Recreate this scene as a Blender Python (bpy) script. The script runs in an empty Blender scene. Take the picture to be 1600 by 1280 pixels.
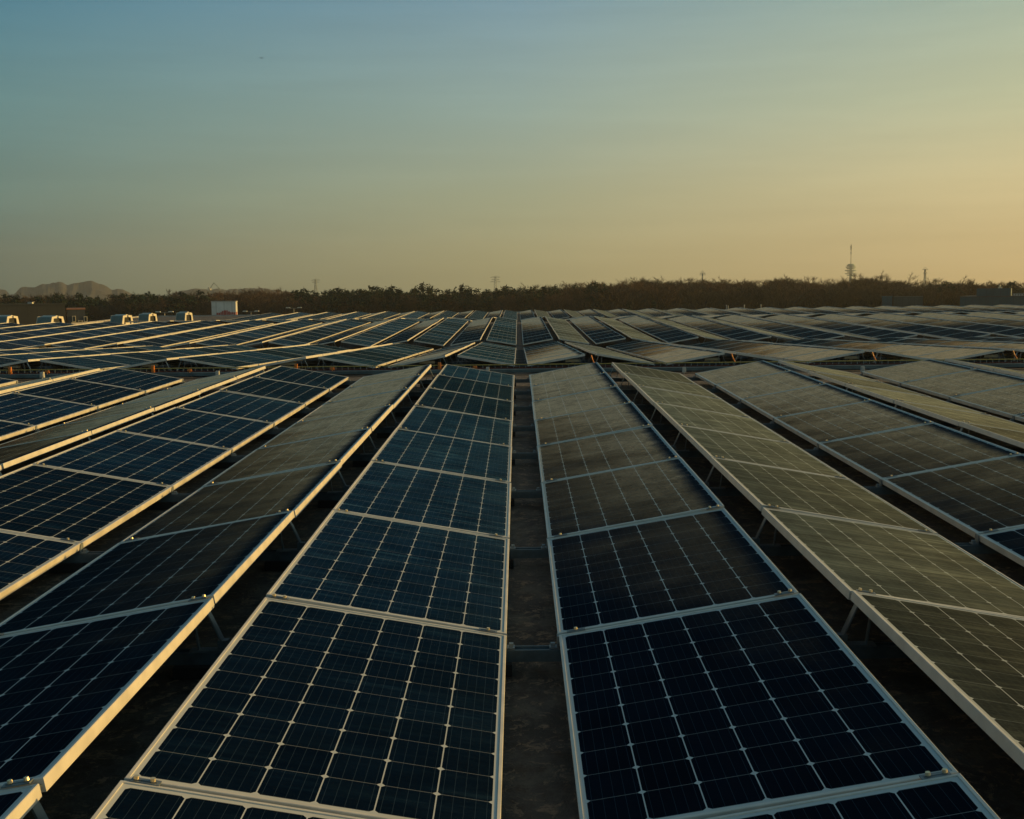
import bpy, math, random
from mathutils import Matrix, Vector
R = math.radians
sc = bpy.context.scene
COL = sc.collection

# ------------------------------------------------------------------ camera
F_PX, PIT, YAW, ROL = 1790.42, .0971, -.0062, .0113
S, YR, YV = .0221, 17.35, 37.0            # roof pitch, first ridge, first valley
HALF = YV - YR
CAMX, CAMZ = -.0425, 1.464 - S * YR       # z = 0 at the low panel edge over a ridge
cy, sy, cp, sp, cr, sr = (math.cos(YAW), math.sin(YAW), math.cos(PIT), math.sin(PIT), math.cos(ROL), math.sin(ROL))
vx = Vector((cy, -sy, 0)); vy = Vector((sy, cy, 0)); vz = Vector((0, 0, 1))
FWD = vy * cp - vz * sp
U0 = vy * sp + vz * cp
RIGHT = vx * cr - U0 * sr
UP = vx * sr + U0 * cr
cam = bpy.data.objects.new("camera", bpy.data.cameras.new("camera"))
COL.objects.link(cam)
cam.data.sensor_width = 36.0
cam.data.lens = 36.0 * F_PX / 1600.0
cam.data.clip_start = .05
cam.data.clip_end = 8000
CAM = Vector((CAMX, 0, CAMZ))
m = Matrix.Identity(4)
for i in range(3):
    m[i][0], m[i][1], m[i][2], m[i][3] = RIGHT[i], UP[i], -FWD[i], CAM[i]
cam.matrix_world = m
sc.camera = cam
sc.render.resolution_x, sc.render.resolution_y = 1024, 819

def proj(p):
    d = Vector(p) - CAM
    f = d.dot(FWD)
    if f < .05: return None
    return 800 + F_PX * d.dot(RIGHT) / f, 640 - F_PX * d.dot(UP) / f

def at(u, v, dist):
    """world point seen at photo pixel (u, v), dist metres forward of the camera"""
    d = FWD + RIGHT * ((u - 800) / F_PX) + UP * ((640 - v) / F_PX)
    d /= math.hypot(d.x, d.y)
    return CAM + d * dist

# ------------------------------------------------------------------ sky, sun
SUN_AZ, SUN_EL = R(79), R(9.8)            # azimuth measured clockwise from straight ahead (+Y)
sc.view_settings.view_transform = 'Standard'
sc.view_settings.look = 'None'
sc.view_settings.exposure = 0
sc.view_settings.gamma = 1
world = bpy.data.worlds.new("World"); sc.world = world; world.use_nodes = True

def lin(c):
    return tuple(((x / 255 + .055) / 1.055) ** 2.4 if x > 10 else x / 255 / 12.92 for x in c) + (1,)

class NT:
    """small node-tree helper"""
    def __init__(s, tree): s.t = tree
    def n(s, typ, **kw):
        nd = s.t.nodes.new(typ)
        for k, v in kw.items(): setattr(nd, k, v)
        return nd
    def link(s, a, b): s.t.links.new(a, b)
    def put(s, sock, v):
        if isinstance(v, bpy.types.NodeSocket): s.link(v, sock)
        elif v is not None: sock.default_value = v
    def m(s, op, a, b=None, c=None, clamp=False):
        nd = s.n('ShaderNodeMath', operation=op, use_clamp=clamp)
        s.put(nd.inputs[0], a); s.put(nd.inputs[1], b)
        if c is not None: s.put(nd.inputs[2], c)
        return nd.outputs[0]
    def rng(s, v, a, b, c=0., d=1., smooth=True):
        nd = s.n('ShaderNodeMapRange', interpolation_type='SMOOTHSTEP' if smooth else 'LINEAR')
        s.put(nd.inputs[0], v); s.put(nd.inputs[1], a); s.put(nd.inputs[2], b); s.put(nd.inputs[3], c); s.put(nd.inputs[4], d)
        return nd.outputs[0]
    def mix(s, f, a, b, mode='MIX'):
        nd = s.n('ShaderNodeMix', data_type='RGBA', blend_type=mode)
        s.put(nd.inputs[0], f); s.put(nd.inputs[6], a); s.put(nd.inputs[7], b)
        return nd.outputs[2]
    def noise(s, vec, scale, detail=3., rough=.55):
        nd = s.n('ShaderNodeTexNoise')
        s.put(nd.inputs['Vector'], vec); s.put(nd.inputs['Scale'], scale); s.put(nd.inputs['Detail'], detail); s.put(nd.inputs['Roughness'], rough)
        return nd.outputs[0]
    def sep(s, v):
        nd = s.n('ShaderNodeSeparateXYZ'); s.put(nd.inputs[0], v); return nd.outputs
    def comb(s, x, y, z):
        nd = s.n('ShaderNodeCombineXYZ'); s.put(nd.inputs[0], x); s.put(nd.inputs[1], y); s.put(nd.inputs[2], z); return nd.outputs[0]
    def ramp(s, fac, stops):
        nd = s.n('ShaderNodeValToRGB'); e = nd.color_ramp.elements
        while len(e) < len(stops): e.new(.5)
        for k, (p, c) in enumerate(stops): e[k].position = p; e[k].color = c
        s.put(nd.inputs[0], fac); return nd.outputs[0]

w = NT(world.node_tree)
for nd in list(w.t.nodes): w.t.nodes.remove(nd)
out = w.n('ShaderNodeOutputWorld'); bg = w.n('ShaderNodeBackground')
w.link(bg.outputs[0], out.inputs[0])
tc = w.n('ShaderNodeTexCoord').outputs['Generated']
xyz = w.sep(tc)
el = w.m('DIVIDE', w.m('ARCSINE', xyz[2]), math.pi / 2)                    # 0 horizon .. 1 zenith
az = w.m('ADD', w.m('MULTIPLY', xyz[0], math.sin(SUN_AZ)), w.m('MULTIPLY', xyz[1], math.cos(SUN_AZ)))
SKY = {  # elevation (deg) -> display colour, for four azimuths
 'away': [(0, (76, 86, 76)), (5, (84, 106, 102)), (15, (66, 106, 124)), (35, (52, 82, 100)), (90, (40, 64, 84))],
 'left': [(0, (74, 90, 80)), (1.8, (86, 105, 97)), (5, (98, 126, 119)), (9, (95, 134, 136)), (14.5, (62, 118, 140)), (35, (58, 96, 116)), (90, (42, 68, 90))],
 'mid':  [(0, (152, 143, 104)), (1.8, (159, 154, 116)), (5, (158, 164, 135)), (9, (144, 165, 155)), (14.5, (117, 150, 164)), (35, (80, 114, 130)), (90, (44, 72, 94))],
 'right': [(0, (195, 166, 114)), (1.8, (204, 180, 131)), (5, (205, 190, 144)), (9, (187, 191, 156)), (14.5, (149, 172, 159)), (35, (106, 136, 144)), (90, (48, 76, 98))],
 'sun':  [(0, (250, 196, 120)), (6, (255, 214, 142)), (15, (232, 212, 160)), (35, (138, 156, 153)), (90, (52, 82, 104))],
}
rm = {k: w.ramp(el, [(d / 90, lin(c)) for d, c in v]) for k, v in SKY.items()}
col = w.mix(w.rng(az, -.75, -.22), rm['away'], rm['left'])
col = w.mix(w.rng(az, -.24, .19, smooth=False), col, rm['mid'])
col = w.mix(w.rng(az, .19, .57, smooth=False), col, rm['right'])
col = w.mix(w.rng(az, .58, .98), col, rm['sun'])
sky = w.n('ShaderNodeTexSky', sky_type='NISHITA', sun_disc=False)
sky.sun_elevation = SUN_EL; sky.sun_rotation = SUN_AZ; sky.dust_density = 2.0
skl = w.mix(1., sky.outputs[0], (.05, .05, .05, 1), 'MULTIPLY')
col = w.mix(.08, col, skl)
band = w.noise(w.comb(w.m('MULTIPLY', xyz[0], 1.2), w.m('MULTIPLY', xyz[1], 1.2), w.m('MULTIPLY', xyz[2], 14.)), 2.2, 5., .6)
bv = w.rng(band, .3, .7, .955, 1.045)
col = w.mix(1., col, w.comb(bv, bv, bv), 'MULTIPLY')
w.link(col, bg.inputs[0]); bg.inputs[1].default_value = 1.12

sun = bpy.data.objects.new("sun", bpy.data.lights.new("sun", 'SUN')); COL.objects.link(sun)
sun.data.energy = 4.4; sun.data.angle = R(.6); sun.data.color = (1.0, .60, .16)
sd = Vector((math.sin(SUN_AZ) * math.cos(SUN_EL), math.cos(SUN_AZ) * math.cos(SUN_EL), math.sin(SUN_EL)))
sun.rotation_euler = sd.to_track_quat('Z', 'Y').to_euler()
sc.cycles.use_denoising = True
sc.cycles.max_bounces = 6
sc.cycles.volume_bounces = 1

# ------------------------------------------------------------------ helpers
def new_mat(name):
    mt = bpy.data.materials.new(name); mt.use_nodes = True
    t = NT(mt.node_tree)
    b = [x for x in mt.node_tree.nodes if x.type == 'BSDF_PRINCIPLED'][0]
    return mt, t, b

def simple(name, c, rough=.6, metal=0., var=.0, scale=3., spec=.5):
    mt, t, b = new_mat(name)
    c = tuple(c) + (1,)
    if var:
        co = t.n('ShaderNodeTexCoord').outputs['Object']
        f = t.noise(co, scale, 5.)
        lo = tuple(x * (1 - var) for x in c[:3]) + (1,); hi = tuple(min(1, x * (1 + var)) for x in c[:3]) + (1,)
        t.link(t.mix(t.rng(f, .3, .7), lo, hi), b.inputs['Base Color'])
        t.link(t.rng(f, .3, .7, rough * .85, min(1, rough * 1.15)), b.inputs['Roughness'])
    else:
        b.inputs['Base Color'].default_value = c; b.inputs['Roughness'].default_value = rough
    b.inputs['Metallic'].default_value = metal
    b.inputs['Specular IOR Level'].default_value = spec
    return mt

class MB:
    """collects boxes, bars, tubes and polygons, then links them as one mesh object"""
    def __init__(s): s.v = []; s.f = []; s.mi = []; s.uv = {}
    def add(s, vs, fs, mi=0):
        o = len(s.v); s.v += [tuple(x) for x in vs]
        for f in fs: s.f.append(tuple(i + o for i in f)); s.mi.append(mi)
    def box(s, x0, x1, y0, y1, z0, z1, mi=0, taper=None):
        a = taper or 0
        vs = [(x0, y0, z0), (x1, y0, z0), (x1, y1, z0), (x0, y1, z0), (x0 + a, y0 + a, z1), (x1 - a, y0 + a, z1), (x1 - a, y1 - a, z1), (x0 + a, y1 - a, z1)]
        s.add(vs, [(3, 2, 1, 0), (4, 5, 6, 7), (0, 1, 5, 4), (1, 2, 6, 5), (2, 3, 7, 6), (3, 0, 4, 7)], mi)
    def bar(s, a, b, wd, ht, mi=0, up=(0, 0, 1)):
        a = Vector(a); b = Vector(b); d = (b - a).normalized(); u = Vector(up)
        r = d.cross(u)
        if r.length < 1e-4: r = d.cross(Vector((1, 0, 0)))
        r.normalize(); u = r.cross(d).normalized()
        vs = [p + r * (sx * wd / 2) + u * (sz * ht / 2) for p in (a, b) for sx, sz in ((-1, -1), (1, -1), (1, 1), (-1, 1))]
        s.add(vs, [(0, 1, 2, 3), (7, 6, 5, 4), (0, 4, 5, 1), (1, 5, 6, 2), (2, 6, 7, 3), (3, 7, 4, 0)], mi)
    def tube(s, pts, rad, n=6, mi=0):
        rings = []
        for k, p in enumerate(pts):
            p = Vector(p); q = Vector(pts[min(k + 1, len(pts) - 1)]) - Vector(pts[max(k - 1, 0)])
            q.normalize(); r = q.cross(Vector((0, 0, 1)))
            if r.length < 1e-3: r = q.cross(Vector((1, 0, 0)))
            r.normalize(); u = r.cross(q)
            rr = rad[k] if isinstance(rad, (list, tuple)) else rad
            rings.append([p + (r * math.cos(2 * math.pi * j / n) + u * math.sin(2 * math.pi * j / n)) * rr for j in range(n)])
        vs = [x for rg in rings for x in rg]; fs = []
        for k in range(len(rings) - 1):
            for j in range(n):
                fs.append((k * n + j, k * n + (j + 1) % n, (k + 1) * n + (j + 1) % n, (k + 1) * n + j))
        fs.append(tuple(range(n))[::-1]); fs.append(tuple((len(rings) - 1) * n + j for j in range(n)))
        s.add(vs, fs, mi)
    def prism(s, prof, a, b, mi=0, M=None):
        """profile [(x,z)] extruded along y from a to b"""
        n = len(prof)
        vs = [(x, a, z) for x, z in prof] + [(x, b, z) for x, z in prof]
        if M: vs = [M @ Vector(v) for v in vs]
        s.add(vs, [tuple(range(n)), tuple(range(2 * n - 1, n - 1, -1))] + [(j, j + n, (j + 1) % n + n, (j + 1) % n) for j in range(n)], mi)
    def mesh(s, name, mats, smooth=False, uv=None):
        me = bpy.data.meshes.new(name); me.from_pydata(s.v, [], s.f)
        for mt in mats: me.materials.append(mt)
        if len(mats) > 1: me.polygons.foreach_set('material_index', s.mi)
        if uv:
            l = me.uv_layers.new(name='UVMap')
            for lp in me.loops: l.data[lp.index].uv = uv(me.vertices[lp.vertex_index].co)
        me.validate(); 
        if smooth: me.polygons.foreach_set('use_smooth', [True] * len(me.polygons))
        me.update()
        return me
    def build(s, name, mat, parent=None, loc=None, **k):
        return put(name, s.mesh(name, mat if isinstance(mat, list) else [mat], **k), parent, loc)

def put(name, me, parent=None, loc=None, mat4=None):
    o = bpy.data.objects.new(name, me); COL.objects.link(o)
    if parent: o.parent = parent
    if loc is not None: o.location = loc
    if mat4 is not None: o.matrix_world = mat4
    return o

def tag(o, label=None, cat=None, group=None, kind=None):
    for k, v in (('label', label), ('category', cat), ('group', group), ('kind', kind)):
        if v: o[k] = v
    return o

def zl(y):
    q = (y - YR) % (2 * HALF)
    return -S * min(q, 2 * HALF - q)

ROOF_DROP = .155
def zroof(y): return zl(y) - ROOF_DROP

# ------------------------------------------------------------------ materials
alu = simple('anodised_aluminium', (.62, .60, .53), .5, .0, .12, 6., .6)
galv = simple('galvanised_steel', (.20, .23, .24), .5, .5, .3, 14.)
rail_m = simple('grey_coated_rail', (.07, .10, .115), .5, .0, .35, 9.)
brass = simple('zinc_bolt', (.75, .62, .38), .35, .6)
backsheet = simple('backsheet', (.35, .36, .36), .6)

def glass_material(name, dewy):
    mt, t, b = new_mat(name)
    uvn = t.n('ShaderNodeUVMap'); uv = t.sep(uvn.outputs[0])
    U, V = uv[0], uv[1]
    info = t.n('ShaderNodeObjectInfo').outputs['Random']
    pos = t.n('ShaderNodeNewGeometry').outputs['Position']; P = t.sep(pos)
    P0 = .1575
    PV = .1612
    def grid(c, off, P0):
        f = t.m('FRACT', t.m('DIVIDE', t.m('SUBTRACT', c, off), P0))
        return f, t.m('MULTIPLY', t.m('MINIMUM', f, t.m('SUBTRACT', 1., f)), P0)
    fu, du = grid(U, .0235, P0); fv, dv = grid(V, .029, PV)
    inside = t.m('MULTIPLY', t.m('MULTIPLY', t.m('GREATER_THAN', U, .0225), t.m('LESS_THAN', U, .9695)),
                 t.m('MULTIPLY', t.m('GREATER_THAN', V, .028), t.m('LESS_THAN', V, 1.642)))
    gu = t.m('LESS_THAN', du, .0019); gv = t.m('MULTIPLY', t.m('LESS_THAN', dv, .0012), .34)
    dia = t.m('LESS_THAN', t.m('ADD', du, dv), .0125)
    gap = t.m('MAXIMUM', t.m('MAXIMUM', gu, gv), dia)
    gap = t.m('MAXIMUM', gap, t.m('SUBTRACT', 1., inside))
    # busbars: five thin lines along each cell
    fb = t.m('FRACT', t.m('MULTIPLY', fu, 5.))
    db = t.m('ABSOLUTE', t.m('SUBTRACT', fb, .5))
    bus = t.m('MULTIPLY', t.m('LESS_THAN', db, .02), .15)
    # each cell its own tiny shade
    cid = t.comb(t.m('FLOOR', t.m('DIVIDE', t.m('SUBTRACT', U, .0235), P0)), t.m('FLOOR', t.m('DIVIDE', t.m('SUBTRACT', V, .029), PV)), t.m('MULTIPLY', info, 50.))
    wn = t.n('ShaderNodeTexWhiteNoise'); t.link(cid, wn.inputs[0])
    cell = t.mix(wn.outputs[0], (.0012, .0035, .0085, 1), (.0022, .0058, .0125, 1))
    colr = t.mix(bus, cell, (.22, .33, .40, 1))
    colr = t.mix(gap, colr, (.66, .68, .64, 1))
    # dirt on the glass: grain, drying streaks across the panel, an amount of its own for every panel
    off = t.m('MULTIPLY', info, 37.)
    g1 = t.noise(t.comb(t.m('MULTIPLY', U, 26.), t.m('MULTIPLY', V, 60.), off), 1., 3., .75)
    g2 = t.noise(t.comb(t.m('MULTIPLY', U, 90.), t.m('MULTIPLY', V, 90.), off), 1., 2., .7)
    fine = t.m('ADD', t.m('MULTIPLY', g1, .6), t.m('MULTIPLY', g2, .4))
    mid = t.noise(pos, 4.5, 5., .65)
    st = t.noise(t.comb(t.m('MULTIPLY', U, 1.6), t.m('MULTIPLY', V, 30.), t.m('MULTIPLY', info, 91.)), 1., 5., .7)
    big = t.noise(t.comb(t.m('MULTIPLY', U, 1.1), t.m('MULTIPLY', V, 3.2), t.m('MULTIPLY', info, 23.)), 1., 3., .6)
    droplet = t.n('ShaderNodeTexVoronoi'); t.link(t.comb(U, V, off), droplet.inputs['Vector']); droplet.inputs['Scale'].default_value = 9.
    specks = t.m('MULTIPLY', t.m('LESS_THAN', droplet.outputs['Distance'], .028), t.m('GREATER_THAN', t.sep(droplet.outputs['Color'])[0], .74))
    grain = t.rng(fine, .40, .60, .25, 1.)
    edge_n = t.noise(t.comb(0., t.m('MULTIPLY', V, 3.), t.m('MULTIPLY', info, 13.)), 2.2, 4., .65)
    keep = t.m('SUBTRACT', 1., t.m('MULTIPLY', gap, .45 if dewy else .15))      # the bright grid shows through the dirt
    if dewy:
        # dew: lies on the upper part of every roof slope, further down on some panels than on others; dry along the high frame
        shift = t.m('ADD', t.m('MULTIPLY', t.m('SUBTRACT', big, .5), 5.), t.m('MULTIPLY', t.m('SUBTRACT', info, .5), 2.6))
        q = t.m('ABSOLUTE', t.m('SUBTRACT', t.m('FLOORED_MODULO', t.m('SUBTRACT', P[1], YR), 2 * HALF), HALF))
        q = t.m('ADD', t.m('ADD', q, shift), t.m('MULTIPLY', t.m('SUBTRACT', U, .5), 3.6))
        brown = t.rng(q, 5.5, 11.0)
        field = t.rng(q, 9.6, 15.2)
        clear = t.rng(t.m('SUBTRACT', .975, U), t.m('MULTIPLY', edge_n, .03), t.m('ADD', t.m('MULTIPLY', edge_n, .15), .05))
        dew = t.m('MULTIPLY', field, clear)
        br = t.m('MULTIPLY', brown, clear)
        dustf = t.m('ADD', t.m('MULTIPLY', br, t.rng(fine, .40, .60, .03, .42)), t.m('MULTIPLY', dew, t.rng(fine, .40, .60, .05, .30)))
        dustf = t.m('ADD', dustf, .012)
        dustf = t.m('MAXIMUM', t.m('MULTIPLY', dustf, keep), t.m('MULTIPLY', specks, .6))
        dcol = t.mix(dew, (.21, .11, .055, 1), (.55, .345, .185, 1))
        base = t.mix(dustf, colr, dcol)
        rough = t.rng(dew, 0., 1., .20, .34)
        fres_w = t.m('ADD', t.m('ADD', .16, t.m('MULTIPLY', br, .12)), t.m('MULTIPLY', dew, t.rng(fine, .40, .60, .42, 1.0)))
        fres_w = t.m('MULTIPLY', fres_w, keep)
        fres_w = t.m('ADD', t.m('MULTIPLY', fres_w, t.rng(mid, .3, .7, .62, 1.12)), t.m('MULTIPLY', gap, .36))
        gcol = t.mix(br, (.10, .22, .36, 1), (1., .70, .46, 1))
    else:
        xs = t.rng(P[0], -.6, 2.4)      # colour and gloss turn from blue to olive towards the right
        film = t.m('MULTIPLY', grain, t.m('ADD', .012, t.m('MULTIPLY', xs, t.rng(big, .3, .7, .10, .36))))
        film = t.m('ADD', film, t.m('MULTIPLY', t.rng(st, .48, .72), t.m('ADD', t.rng(info, .2, 1., .0, .05), t.m('MULTIPLY', xs, .10))))
        film = t.m('MAXIMUM', t.m('MULTIPLY', film, keep), t.m('MULTIPLY', specks, .35))
        base = t.mix(film, colr, t.mix(xs, (.12, .20, .20, 1), (.25, .20, .105, 1)))
        rough = t.m('ADD', t.rng(xs, 0., 1., .15, .32), t.m('MULTIPLY', info, .06))
        streak = t.m('MULTIPLY', t.rng(st, .42, .70), t.rng(big, .35, .65, .2, 1.))
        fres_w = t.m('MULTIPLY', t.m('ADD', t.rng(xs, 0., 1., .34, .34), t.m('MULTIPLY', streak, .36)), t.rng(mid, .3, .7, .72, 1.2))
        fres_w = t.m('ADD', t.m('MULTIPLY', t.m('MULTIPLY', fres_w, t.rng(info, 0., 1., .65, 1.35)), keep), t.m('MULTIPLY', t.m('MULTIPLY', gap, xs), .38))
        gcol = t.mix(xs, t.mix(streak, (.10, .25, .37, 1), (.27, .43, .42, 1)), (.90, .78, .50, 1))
    nodes = mt.node_tree.nodes; nodes.remove(b)
    outn = [x for x in nodes if x.type == 'OUTPUT_MATERIAL'][0]
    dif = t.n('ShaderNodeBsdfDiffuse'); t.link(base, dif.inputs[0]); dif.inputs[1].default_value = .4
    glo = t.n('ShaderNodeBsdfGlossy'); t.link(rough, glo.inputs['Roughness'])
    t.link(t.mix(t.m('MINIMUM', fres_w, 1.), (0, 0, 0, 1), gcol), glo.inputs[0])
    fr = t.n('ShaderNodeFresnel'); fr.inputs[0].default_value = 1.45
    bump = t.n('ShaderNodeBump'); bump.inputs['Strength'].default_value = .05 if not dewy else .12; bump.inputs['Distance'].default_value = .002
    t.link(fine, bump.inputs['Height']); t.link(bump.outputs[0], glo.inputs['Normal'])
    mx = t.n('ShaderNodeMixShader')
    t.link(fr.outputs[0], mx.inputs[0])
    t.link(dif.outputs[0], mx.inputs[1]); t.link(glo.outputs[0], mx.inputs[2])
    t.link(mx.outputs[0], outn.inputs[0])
    return mt
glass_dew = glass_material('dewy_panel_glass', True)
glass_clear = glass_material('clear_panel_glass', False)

def roof_material():
    mt, t, b = new_mat('bitumen_roof_membrane')
    co = t.n('ShaderNodeTexCoord').outputs['Object']
    c = t.sep(co)
    a = t.noise(co, 1.1, 6., .65)
    wr = t.noise(t.comb(t.m('MULTIPLY', c[0], 1.), t.m('MULTIPLY', c[1], .6), 0.), 5., 6., .7)
    g = t.noise(co, 60., 3., .7)
    moss = t.rng(t.noise(co, 9., 6., .75), .50, .68)
    k = t.mix(t.rng(a, .35, .65), (.035, .030, .025, 1), (.12, .10, .080, 1))
    wv = t.noise(t.comb(t.m('ADD', c[0], t.m('MULTIPLY', a, .9)), t.m('MULTIPLY', c[1], .55), 0.), 15., 5., .8)
    k = t.mix(t.m('MULTIPLY', t.rng(wr, .45, .62), .6), k, (.19, .165, .125, 1))
    k = t.mix(t.m('MULTIPLY', moss, .75), k, (.06, .038, .022, 1))
    k = t.mix(t.m('MULTIPLY', t.rng(wv, .52, .62), .75), k, (.36, .25, .16, 1))
    k = t.mix(t.m('MULTIPLY', t.rng(g, .35, .7), .35), k, (.05, .045, .035, 1))
    t.link(k, b.inputs['Base Color']); b.inputs['Roughness'].default_value = .85
    bp = t.n('ShaderNodeBump'); bp.inputs['Strength'].default_value = .7; bp.inputs['Distance'].default_value = .02
    t.link(t.m('ADD', t.m('ADD', wr, wv), t.m('MULTIPLY', g, .25)), bp.inputs['Height']); t.link(bp.outputs[0], b.inputs['Normal'])
    return mt
roof_m = roof_material()

# ------------------------------------------------------------------ roof and ground
RX0, RX1, RY0, RY1 = -31.5, 62., -9., 97.
def roof():
    mb = MB()
    ys = [RY0, YR - HALF, YR, YR + HALF, YR + 2 * HALF, YR + 3 * HALF, YR + 4 * HALF, RY1]
    vs = [(x, y, zroof(y)) for y in ys for x in (RX0, RX1)]
    mb.add(vs, [(2 * k, 2 * k + 1, 2 * k + 3, 2 * k + 2) for k in range(len(ys) - 1)])
    n = len(ys)
    low = [(x, y, -9.6) for y in ys for x in (RX0, RX1)]
    o = len(mb.v); mb.v += low
    for k in range(n - 1):
        mb.f.append((2 * k, 2 * k + 2, o + 2 * k + 2, o + 2 * k)); mb.mi.append(0)
        mb.f.append((2 * k + 3, 2 * k + 1, o + 2 * k + 1, o + 2 * k + 3)); mb.mi.append(0)
    mb.f.append((1, 0, o, o + 1)); mb.f.append((2 * n - 2, 2 * n - 1, o + 2 * n - 1, o + 2 * n - 2)); mb.mi += [0, 0]
    return tag(mb.build('roof', roof_m), kind='structure')
roof()
def ground():
    mt, t, b = new_mat('winter_grass')
    co = t.n('ShaderNodeTexCoord').outputs['Object']
    f = t.noise(co, .02, 6., .6); g = t.noise(co, .8, 4., .6)
    k = t.mix(t.rng(f, .35, .65), (.040, .045, .022, 1), (.085, .070, .040, 1))
    k = t.mix(t.m('MULTIPLY', t.rng(g, .4, .7), .5), k, (.03, .032, .018, 1))
    t.link(k, b.inputs['Base Color']); b.inputs['Roughness'].default_value = .95
    mb = MB(); G = 5200
    mb.add([(-G, -800, -9.6), (G, -800, -9.6), (G, G, -9.6), (-G, G, -9.6)], [(0, 1, 2, 3)])
    tag(mb.build('ground', mt), kind='structure')
ground()
flash_m = simple('edge_flashing', (.42, .40, .36), .4, .2, .2, 2.)
for x0, x1, y0, y1, lab in ((RX0 - .12, RX0 + .06, 57., RY1, 'low metal kerb along the left edge of the roof behind the ventilators'),
                            (RX0 + .07, RX1, RY1 - .1, RY1 + .05, 'low metal kerb along the far edge of the roof in front of the wood')):
    mb = MB()
    ys = [y0] + [y for y in (YR + 3 * HALF, YR + 4 * HALF) if y0 < y < y1] + [y1]
    for a, b in zip(ys[:-1], ys[1:]):
        za, zb = zroof(a), zroof(b)
        vs = [(x0, a, za - .1), (x1, a, za - .1), (x1, b, zb - .1), (x0, b, zb - .1), (x0, a, za + .10), (x1, a, za + .10), (x1, b, zb + .10), (x0, b, zb + .10)]
        mb.add(vs, [(4, 5, 6, 7), (0, 1, 5, 4), (1, 2, 6, 5), (2, 3, 7, 6), (3, 0, 4, 7)])
    tag(mb.build('roof_kerb', flash_m), lab, 'kerb')

# ------------------------------------------------------------------ solar panels
W_, LP, L_ = .992, 1.670, 1.692
J = (L_ - LP) / 2
TILT, GAP, RIDGE = .1721, .2115, .2098
WC, WS = W_ * math.cos(TILT), W_ * math.sin(TILT)
PITCH = 2 * WC + GAP + RIDGE

def frame_rings(mb, x0, x1, y0, y1, prof, mi=0):
    """profile [(inset, z)] swept round a rectangle, closed"""
    n = len(prof); vs = []
    for i, z in prof:
        vs += [(x0 + i, y0 + i, z), (x1 - i, y0 + i, z), (x1 - i, y1 - i, z), (x0 + i, y1 - i, z)]
    fs = []
    for k in range(n):
        k2 = (k + 1) % n
        for j in range(4):
            j2 = (j + 1) % 4
            fs.append((4 * k + j, 4 * k + j2, 4 * k2 + j2, 4 * k2 + j))
    mb.add(vs, fs, mi)
PROF = [(0, -.038), (0, -.0018), (.0018, 0), (.0108, 0), (.0115, -.004), (.0115, -.010), (.003, -.010), (.003, -.036), (.026, -.036), (.026, -.038)]
mb = MB(); frame_rings(mb, 0, W_, 0, LP, PROF); frame_me = mb.mesh('frame', [alu])
PROF2 = [(0, -.038), (0, 0), (.0115, 0), (.0115, -.038)]
def glass_mesh(mat):
    g = .0111
    mb = MB(); mb.add([(g, g, -.0032), (W_ - g, g, -.0032), (W_ - g, LP - g, -.0032), (g, LP - g, -.0032)], [(0, 1, 2, 3)], 0)
    mb.add([(g, g, -.0075), (W_ - g, g, -.0075), (W_ - g, LP - g, -.0075), (g, LP - g, -.0075)], [(3, 2, 1, 0)], 1)
    return mb.mesh('glass', [mat, backsheet], uv=lambda c: (c.x, c.y))
mb = MB(); mb.box(.006, W_ - .006, -.0095, .0095, -.020, -.014); joint_me = mb.mesh('joint_profile', [rail_m])
glass_me = {True: glass_mesh(glass_dew), False: glass_mesh(glass_clear)}
# clamps over the joint between two panels
def clamp_mesh(nb):
    mb = MB(); mb.box(-.038, .038, -.0125, .0125, -.0005, .0035); mb.box(-.030, .030, -.004, .004, .0035, .0055)
    return mb.mesh('clamp', [galv])
def bolts_mesh(nb):
    mb = MB()
    mb.tube([(0, 0, .0056), (0, 0, .014)], [.0075, .0065], 8)
    return mb.mesh('bolt', [brass])
clamp_me = {1: clamp_mesh(1), 2: clamp_mesh(2)}; bolt_me = bolts_mesh(1)
# leg under the high edge (world-upright, +x towards the ridge gap), foot bracket at the low edge
H_LEG = WS - .038 + .055
mb = MB()
mb.bar((-.035, 0, 0), (.050, 0, -H_LEG), .042, .006, up=(1, 0, 0)); mb.bar((-.10, .0, -.004), (-.012, 0, -.004), .045, .008)
mb.bar((-.09, .0, -.01), (-.065, 0, -H_LEG), .022, .006, up=(1, 0, 0)); mb.box(-.10, .09, -.028, .028, -H_LEG - .001, -H_LEG + .005)
mb.box(.015, .055, -.019, .019, -H_LEG + .005, -H_LEG + .045)
leg_me = mb.mesh('leg', [galv])
mb = MB(); mb.box(-.035, .004, -.022, .022, -.056, -.050); mb.box(-.004, .003, -.022, .022, -.050, -.004); mb.box(-.030, -.012, -.010, .010, -.050, -.036)
foot_me = mb.mesh('bracket', [galv])

ORD = 'first second third fourth fifth sixth seventh eighth ninth tenth eleventh twelfth thirteenth fourteenth fifteenth sixteenth seventeenth eighteenth nineteenth twentieth'.split()
def ordw(n):
    if n <= 20: return ORD[n - 1]
    tens = {2: 'twenty', 3: 'thirty', 4: 'forty'}[n // 10]
    return {2: 'twenti', 3: 'thirti', 4: 'forti'}[n // 10] + 'eth' if n % 10 == 0 else tens + '-' + ORD[n % 10 - 1]

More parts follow.
